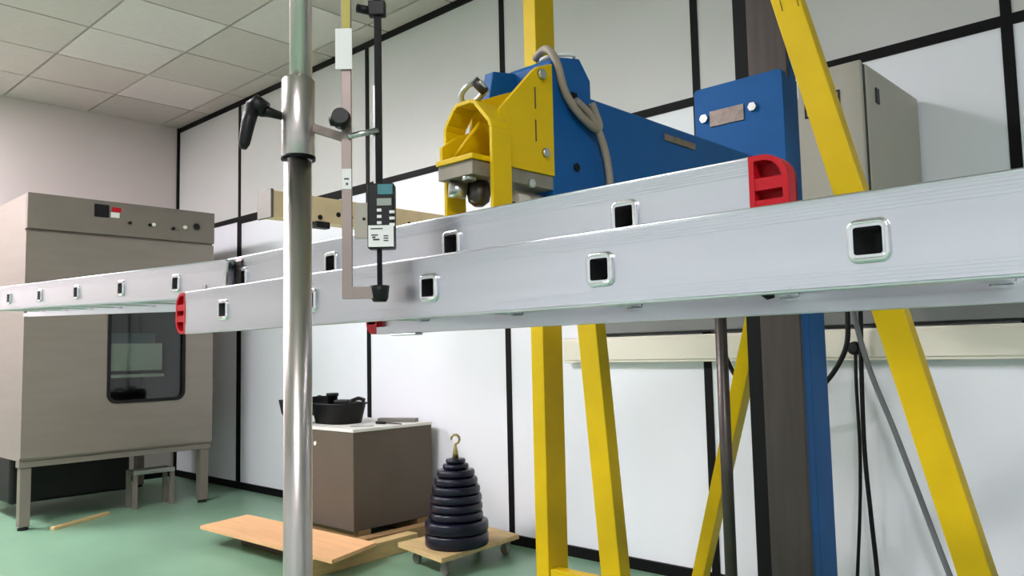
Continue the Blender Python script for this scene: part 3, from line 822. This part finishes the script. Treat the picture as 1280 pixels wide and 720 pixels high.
MB().tube([(-0.09, 0, 0.008), (-0.02, 0, 0.008)], [0.008, 0.007], 10).build('handle', M_blkpl, tl)
MB().tube([(-0.02, 0, 0.008), (0.10, 0, 0.006)], [0.004, 0.003], 10).build('shaft', M_steel_dk, tl)
wr = thing('spanner', 'small steel spanner lying on the grey chest in front of the bar', 'spanner', (-3.60, 2.62, 0.6125), 0.9)
MB().box(-0.05, 0.05, -0.006, 0.006, 0, 0.006).build('shank', M_steel, wr, 0.001)
mb = MB(); ring_prism(mb, [(0.06+0.015*math.cos(k*math.pi/6), 0.015*math.sin(k*math.pi/6)) for k in range(12)], [(0.06+0.008*math.cos(k*math.pi/6), 0.008*math.sin(k*math.pi/6)) for k in range(12)], 'z', 0, 0.007)
mb.build('ring_end', M_steel, wr)

# ------------------------------------------------------------------ weights on a dolly
dl = thing('weight_dolly', 'small wooden board dolly on castors under the stacked weights', 'dolly', (-2.90, 2.70, 0))
dq = [(-3.094, 2.468), (-2.702, 2.399), (-2.745, 2.950), (-3.075, 3.0)]
MB().prism([(x+2.90, y-2.70) for x, y in dq], 'z', 0.078, 0.100).build('board', M_wood, dl, 0.002)
for (x, y) in ((-0.125, -0.17), (0.135, -0.225), (0.10, 0.205), (-0.13, 0.235)):
    f_ = MB().box(x-0.022, x+0.022, y-0.018, y+0.018, 0.052, 0.078).build('castor', M_castor, dl, 0.002)
    MB().lathe([(0.024, -0.009), (0.026, -0.006), (0.026, 0.006), (0.024, 0.009)], (x, y, 0.026), 18, 'y').build('wheel', M_castor, f_)
WX, WY = -2.835, 2.615
discs = [(0.150, 0.062), (0.150, 0.056), (0.126, 0.040), (0.124, 0.040), (0.122, 0.040), (0.114, 0.040), (0.103, 0.038), (0.090, 0.036), (0.062, 0.026), (0.047, 0.024)]
order = ['lowest and widest', 'second from the bottom', 'third from the bottom', 'fourth from the bottom', 'fifth from the bottom', 'fifth from the top', 'fourth from the top', 'third from the top', 'second from the top', 'smallest, topmost']
zc = 0.1005
for (r_, h_), od in zip(discs, order):
    e = min(0.012, h_*0.4)
    prof = [(r_-e, 0.0), (r_-e*0.3, e*0.3), (r_, e), (r_, h_-e), (r_-e*0.3, h_-e*0.3), (r_-e, h_-0.001)]
    o = MB().lathe(prof, (0, 0, 0), 40).build('disc_weight', M_weight, None, 0, (WX, WY, zc))
    tag(o, 'dark navy round disc weight, ' + od + ' in the stack', 'weight', 'stacked disc weights')
    zc += h_
hk = thing('weight_hook', 'brass-coloured lifting hook on top of the stacked weights', 'hook', (WX, WY, zc))
MB().lathe([(0.016, 0.0), (0.012, 0.03), (0.007, 0.055), (0.007, 0.062)], (0, 0, 0), 14).build('shank', M_brass, hk)
hpts = []
for k in range(15):
    a_ = math.radians(-90 - 20 + 250*(1-k/14) + 20)
    hpts.append((0.73*0.020*math.cos(a_), 0.68*0.020*math.cos(a_), 0.086 + 0.024*math.sin(a_)))
MB().tube([(0, 0, 0.055)] + [(0.73*0.020*math.cos(math.radians(a)), 0.68*0.020*math.cos(math.radians(a)), 0.088+0.022*math.sin(math.radians(a))) for a in (-90, -50, -10, 30, 70, 110, 150, 185)], [0.006]*7 + [0.0055, 0.004], 10).build('hook', M_brass, hk)

# ------------------------------------------------------------------ boards and timbers on the floor
A_, B_, C_, D_ = (-4.257, 2.045), (-4.327, 2.364), (-3.177, 2.403), (-3.066, 2.077)
pb = thing('plywood_board', 'flat reddish plywood board lying on timbers in front of the grey chest', 'board', (-3.7, 2.2, 0.0))
off = lambda p: (p[0]+3.7, p[1]-2.2)
MB().prism([off(p) for p in (A_, B_, C_, D_)], 'z', 0.082, 0.1).build('sheet', M_ply, pb, 0.001)
def timber(label, p, q, w_, h_, z0, material):
    p = Vector((p[0], p[1], 0)); q = Vector((q[0], q[1], 0)); c = (p+q)/2; d = q-p; L = d.length
    return tag(MB().box(-L/2, L/2, -w_/2, w_/2, 0, h_).build('timber', material, None, 0.003, (c.x, c.y, z0), math.atan2(d.y, d.x)), label, 'timber')
timber('pale wooden batten running from under the plywood towards the weight dolly', (-3.235, 1.98), (-3.285, 2.72), 0.075, 0.08, 0.0, M_wood)
timber('brown wooden batten beside the foot of the grey chest', (-3.42, 2.46), (-3.42, 3.0), 0.07, 0.07, 0.0, M_wood2)
timber('timber darkened for shade, supporting the left half of the plywood board', (-4.08, 2.235), (-3.42, 2.235), 0.09, 0.08, 0.0, mat('shaded_timber', (84, 66, 50), 0.7, var=0.15))  # wood colour darkened for the recess shade under the sheet
timber('thin pale stick lying on the floor by the test chamber', (-5.33, 1.65), (-5.56, 2.05), 0.03, 0.02, 0.0, M_wood)
